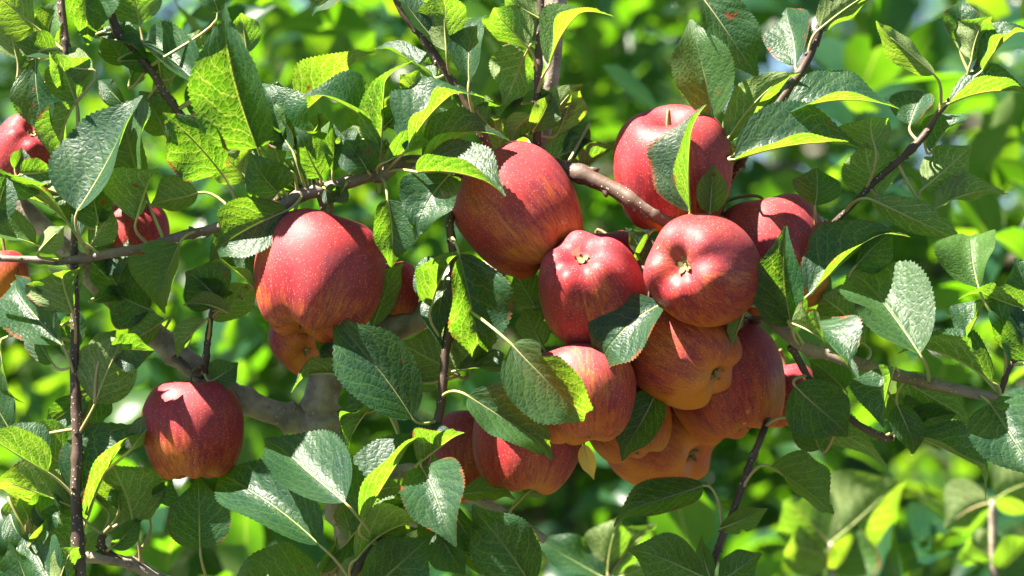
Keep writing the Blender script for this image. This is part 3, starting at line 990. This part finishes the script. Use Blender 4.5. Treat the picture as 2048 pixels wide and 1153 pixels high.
APPLES = [
    (637, 548, 266, 246, 0, (-0.20, -1, 0.22), 0.4, 1.0, 0.80, 'large red apple hanging under the leafy spur, broad shouldered with knobbly lobed base', (648, 418, 2)),
    (1035, 416, 246, 250, -20, (0.62, -0.75, 0.10), 1.0, 0.9, 0.60, 'red apple tilted sideways directly under the spur leaves, lobed base pointing down and outwards', (940, 365, -90)),
    (1348, 338, 242, 246, -60, (0.12, -1, -0.38), 2.0, 0.7, 0.90, 'dark red apple above the cluster with a folded leaf standing in front of it', (1330, 432, 5)),
    (1546, 508, 226, 256, -90, (0.2, -1, 0.1), 3.0, 0.7, 0.90, 'plum-red apple tucked behind the pale-topped apple and beside the upright leaf', (1420, 420, -120)),
    (1406, 541, 226, 240, 110, (-0.42, 0.10, 0.90), 0.9, 0.75, 0.65, 'pinkish red apple turned to show its open calyx, highest of the front cluster', (1330, 480, -60)),
    (1184, 586, 216, 250, 50, (-0.20, 0.62, 0.62), 0.2, 0.8, 0.85, 'red apple with its calyx dimple facing up, a dark leaf laid against its lower side', (1310, 600, -90)),
    (1205, 556, 190, 196, -180, (0.1, -1, 0.0), 0.2, 0.7, 0.90, 'purple-red apple almost hidden behind the apple whose calyx faces up', (1310, 560, -95)),
    (1366, 704, 218, 196, -10, (0.60, -0.42, 0.35), 1.4, 1.0, 0.25, 'orange-red apple in the cluster directly under the calyx-showing pinkish apple', (1300, 640, -80)),
    (1450, 758, 236, 232, -190, (0.30, -1, 0.15), 0.5, 1.0, 0.25, 'orange-red apple at the cluster edge, beside the leafy grey twig, with lobed base', (1500, 640, -200)),
    (1164, 786, 222, 192, 60, (0.1, -1, 0.15), 2.5, 0.6, 0.35, 'streaked orange-red apple half covered by a big dark veined leaf', (1280, 760, -90)),
    (1055, 878, 222, 216, -90, (-0.1, -1, 0.1), 1.9, 0.5, 0.60, 'round crimson apple low in the cluster with a teal leaf draped over it', (1130, 800, -190)),
    (944, 910, 178, 208, -250, (0.0, -1, 0.1), 0.7, 0.6, 0.50, 'dark red apple beside the bare vertical twig, behind the round crimson apple', (1010, 815, -220)),
    (1256, 838, 176, 150, -130, (0.3, -1, 0.15), 1.1, 0.9, 0.15, 'yellow-ribbed orange apple with a black shaded leaf in front of it', (1240, 790, -180)),
    (1320, 872, 226, 184, -330, (0.72, -0.42, 0.5), 0.3, 0.8, 0.05, 'yellowish orange streaked apple at the very bottom of the cluster', (1270, 770, -140)),
    (385, 856, 204, 200, -70, (0.04, -1, 0.05), 1.2, 0.9, 0.70, 'red apple hanging alone under the thick diagonal limb', (405, 745, -100)),
    (612, 672, 152, 130, -170, (0.05, -0.5, 0.85), 0.6, 0.9, 0.20, 'small orange apple peeking out below the large broad-shouldered apple', (660, 560, -165)),
    (788, 576, 104, 160, -150, (0.1, -1, 0.0), 0.6, 0.5, 1.00, 'narrow red apple showing behind the large broad-shouldered apple, resting near the grey limb', (790, 655, -170)),
    (268, 470, 142, 140, -180, (0.0, -1, 0.1), 0.6, 0.7, 0.50, 'orange-red apple behind the thin horizontal twig, under the pale cupped leaf', (270, 400, -200)),
    (48, 305, 138, 142, -130, (0.3, 0.5, 0.6), 0.6, 0.8, 0.90, 'dark red apple behind the crowded leaves next to the picture margin twig', (-60, 300, -210)),
    (8, 552, 100, 170, -200, (0.0, -1, 0.1), 0.6, 0.7, 0.30, 'shaded orange apple behind the horizontal twig where it leaves the picture', (-20, 350, -205)),
    (1576, 790, 122, 150, -330, (0.1, -1, 0.1), 0.6, 0.7, 0.50, 'small blurred red apple behind the leafy grey twig at the cluster edge', (1560, 700, -330)),
]
for i, a in enumerate(APPLES):
    apple(*a, seed=i + 1)


# ------------------------------------------------------------------ foliage deeper in the tree and in the next rows
def small_leaf(verts, faces, uvs, B, u, n, c, w, fold, rng):
    """a cheap leaf of 5 x 2 quads appended to a joint mesh"""
    s = u.cross(n).normalized()
    n = s.cross(u)
    cu = rng.uniform(0.0, 0.16)
    o = len(verts)
    sf, cf = math.sin(fold), math.cos(fold)
    ts = (0.0, 0.18, 0.42, 0.68, 0.88, 1.0)
    for t in ts:
        h = 0.5 * w * leaf_profile(t)
        m = B + u * (c * t) - n * (cu * c * (2 * t - 1) ** 2)
        verts += [m - s * (h * cf) + n * (h * sf), m, m + s * (h * cf) + n * (h * sf)]
        uvs += [(t, 0.0), (t, 0.5), (t, 1.0)]
    for i in range(5):
        a = o + i * 3
        faces += [(a, a + 1, a + 4, a + 3), (a + 1, a + 2, a + 5, a + 4)]


def rand_dir(rng, out, droop=0.35):
    u = Vector((rng.gauss(0, 0.7), rng.gauss(0, 0.7), rng.gauss(0, 0.5))) + out * 0.6 - Vector((0, 0, droop * rng.random()))
    return u.normalized()


def rand_leaf(verts, faces, uvs, p, out, rng, size=1.0):
    u = rand_dir(rng, out)
    n = (Vector((0, 0, 1)) + Vector((rng.gauss(0, 0.55), rng.gauss(0, 0.55), 0)))
    n = (n - u * n.dot(u)).normalized()
    c = rng.uniform(0.055, 0.095) * size
    small_leaf(verts, faces, uvs, p, u, n, c, c * rng.uniform(0.5, 0.64), R(rng.uniform(5, 40)), rng)


def shoot_leaves(verts, faces, uvs, a, b, rng, step=0.028, size=1.0):
    """leaves alternating along a shoot from a to b"""
    L = (b - a).length
    n = max(3, int(L / step))
    for i in range(n):
        p = a.lerp(b, (i + rng.random()) / n) + Vector((rng.gauss(0, 0.012), rng.gauss(0, 0.012), rng.gauss(0, 0.012)))
        rand_leaf(verts, faces, uvs, p, (b - a).normalized(), rng, size)


# crown of the bearing tree above and behind the picture's leaves
def crown(name, parent, origin, shoots, seed, size=1.0, step=0.028, n_parts=0, base=None):
    rng = random.Random(seed)
    vs, fs, uvs = [], [], []
    for a, b in shoots:
        shoot_leaves(vs, fs, uvs, a - origin, b - origin, rng, step, size)
    if n_parts:
        # the leaves that show largest are leaves of their own
        order = []
        for k in range(len(vs) // 18):
            p = vs[k * 18 + 7] + base
            dist = p.y + CAM_D
            if dist > 0.5 and abs(p.x) < 0.16 * dist and abs(p.z - CAM_H) < 0.095 * dist:
                order.append((dist, k))
        own = set(k for _, k in sorted(order)[:n_parts])
        for k in sorted(own):
            o = vs[k * 18].copy()
            add('leaf', mesh('leaf', [v - o for v in vs[k * 18:k * 18 + 18]], [tuple(i - k * 18 for i in f) for f in fs[k * 10:k * 10 + 10]], [M_FAR], uvs[k * 18:k * 18 + 18]), parent, o)
        keep = [k for k in range(len(vs) // 18) if k not in own]
        nv, nf, nu = [], [], []
        for k in keep:
            sft = len(nv) - k * 18
            nv += vs[k * 18:k * 18 + 18]
            nu += uvs[k * 18:k * 18 + 18]
            nf += [tuple(i + sft for i in f) for f in fs[k * 10:k * 10 + 10]]
        vs, fs, uvs = nv, nf, nu
    o = add(name, mesh(name, vs, fs, [M_FAR], uvs), parent, (0, 0, 0))
    tag(o, kind='stuff')
    return o


rng = random.Random(23)
sh = []
for i in range(95):      # behind the picture plane, inside the tree
    x = rng.uniform(-0.75, 0.75); z = rng.uniform(0.85, 1.85); y = rng.uniform(0.34, 0.9)
    a = Vector((x, y, z))
    sh.append((a, a + Vector((rng.gauss(0, 0.12), rng.gauss(0, 0.1), rng.uniform(0.1, 0.3)))))
crown('foliage', tree, TREE_BASE, sh, 5)


def row_tree(x, y, seed, label, n_shoot=150, n_leaf=0, height=3.2):
    rng = random.Random(seed)
    base = Vector((x, y, 0))
    t = add('apple_tree', None, None, base)
    tag(t, label, 'tree', 'apple trees of the rows behind')
    vs, fs = [], []
    tube(spline([(Vector((0, 0, -0.05)), 0.075), (Vector((0.03, 0.02, 0.6)), 0.055), (Vector((-0.02, 0.03, 1.4)), 0.045), (Vector((0.03, 0, 2.2)), 0.03), (Vector((0, 0, height)), 0.008)], 6), 10, vs, fs, rough=0.1)
    add('trunk', mesh('trunk', vs, fs, [M_ROW]), t)
    shoots = []
    for i in range(9):
        z0 = 0.45 + i * (height - 0.75) / 9
        an = i * 2.4 + rng.random()
        ln = (1.05 - 0.06 * i) * rng.uniform(0.85, 1.1)
        dr = Vector((math.cos(an), math.sin(an), 0.35))
        a = Vector((0, 0, z0)); e = a + dr * ln
        m = a.lerp(e, 0.5) + Vector((0, 0, 0.08))
        vs, fs = [], []
        tube(spline([(a, 0.026), (m, 0.018), (e, 0.006)], 6), 8, vs, fs, rough=0.1)
        add('branch', mesh('branch', vs, fs, [M_ROW]), t)
        for k in range(n_shoot // 9):
            f = rng.uniform(0.15, 1.0)
            p = a.lerp(e, f) + Vector((rng.gauss(0, 0.12), rng.gauss(0, 0.12), rng.gauss(0, 0.1)))
            q = p + Vector((rng.gauss(0, 0.14), rng.gauss(0, 0.14), rng.uniform(0.05, 0.32)))
            shoots.append((p, q))
    crown('foliage', t, Vector((0, 0, 0)), shoots, seed + 50, 0.92, n_parts=n_leaf, base=base)
    return t


ROW = 'leafy apple tree standing in the rows behind the apples, out of focus'
for i, (x, y) in enumerate([(-1.25, 2.0), (0.05, 2.1), (1.3, 1.95), (-2.4, 4.3), (-1.1, 4.5), (0.2, 4.2), (1.5, 4.4), (2.7, 4.3), (-0.6, 6.6), (0.9, 6.7), (-2.1, 6.5), (2.3, 6.6), (-1.4, 8.6), (0.2, 8.8), (1.7, 8.5), (3.2, 8.7), (-3.0, 8.6)]):
    row_tree(x, y, 105 + i, ROW, 640 if y < 4 else 480, n_leaf=220 if y < 4 else 0, height=2.25 if y < 4 else (2.7 if y < 6 else 3.6))
for i, x in enumerate((-3.4, -1.7, 0.1, 1.8, 3.5)):  # unseen trees added behind the camera, cutting low sky fill and its reflections
    t = row_tree(x, -4.4 + 0.1 * (i % 2), 100 + i, 'unseen tall apple tree added behind the camera to block low sky light', 300, height=3.4)
    t['group'] = 'unseen apple trees added to block sky light'
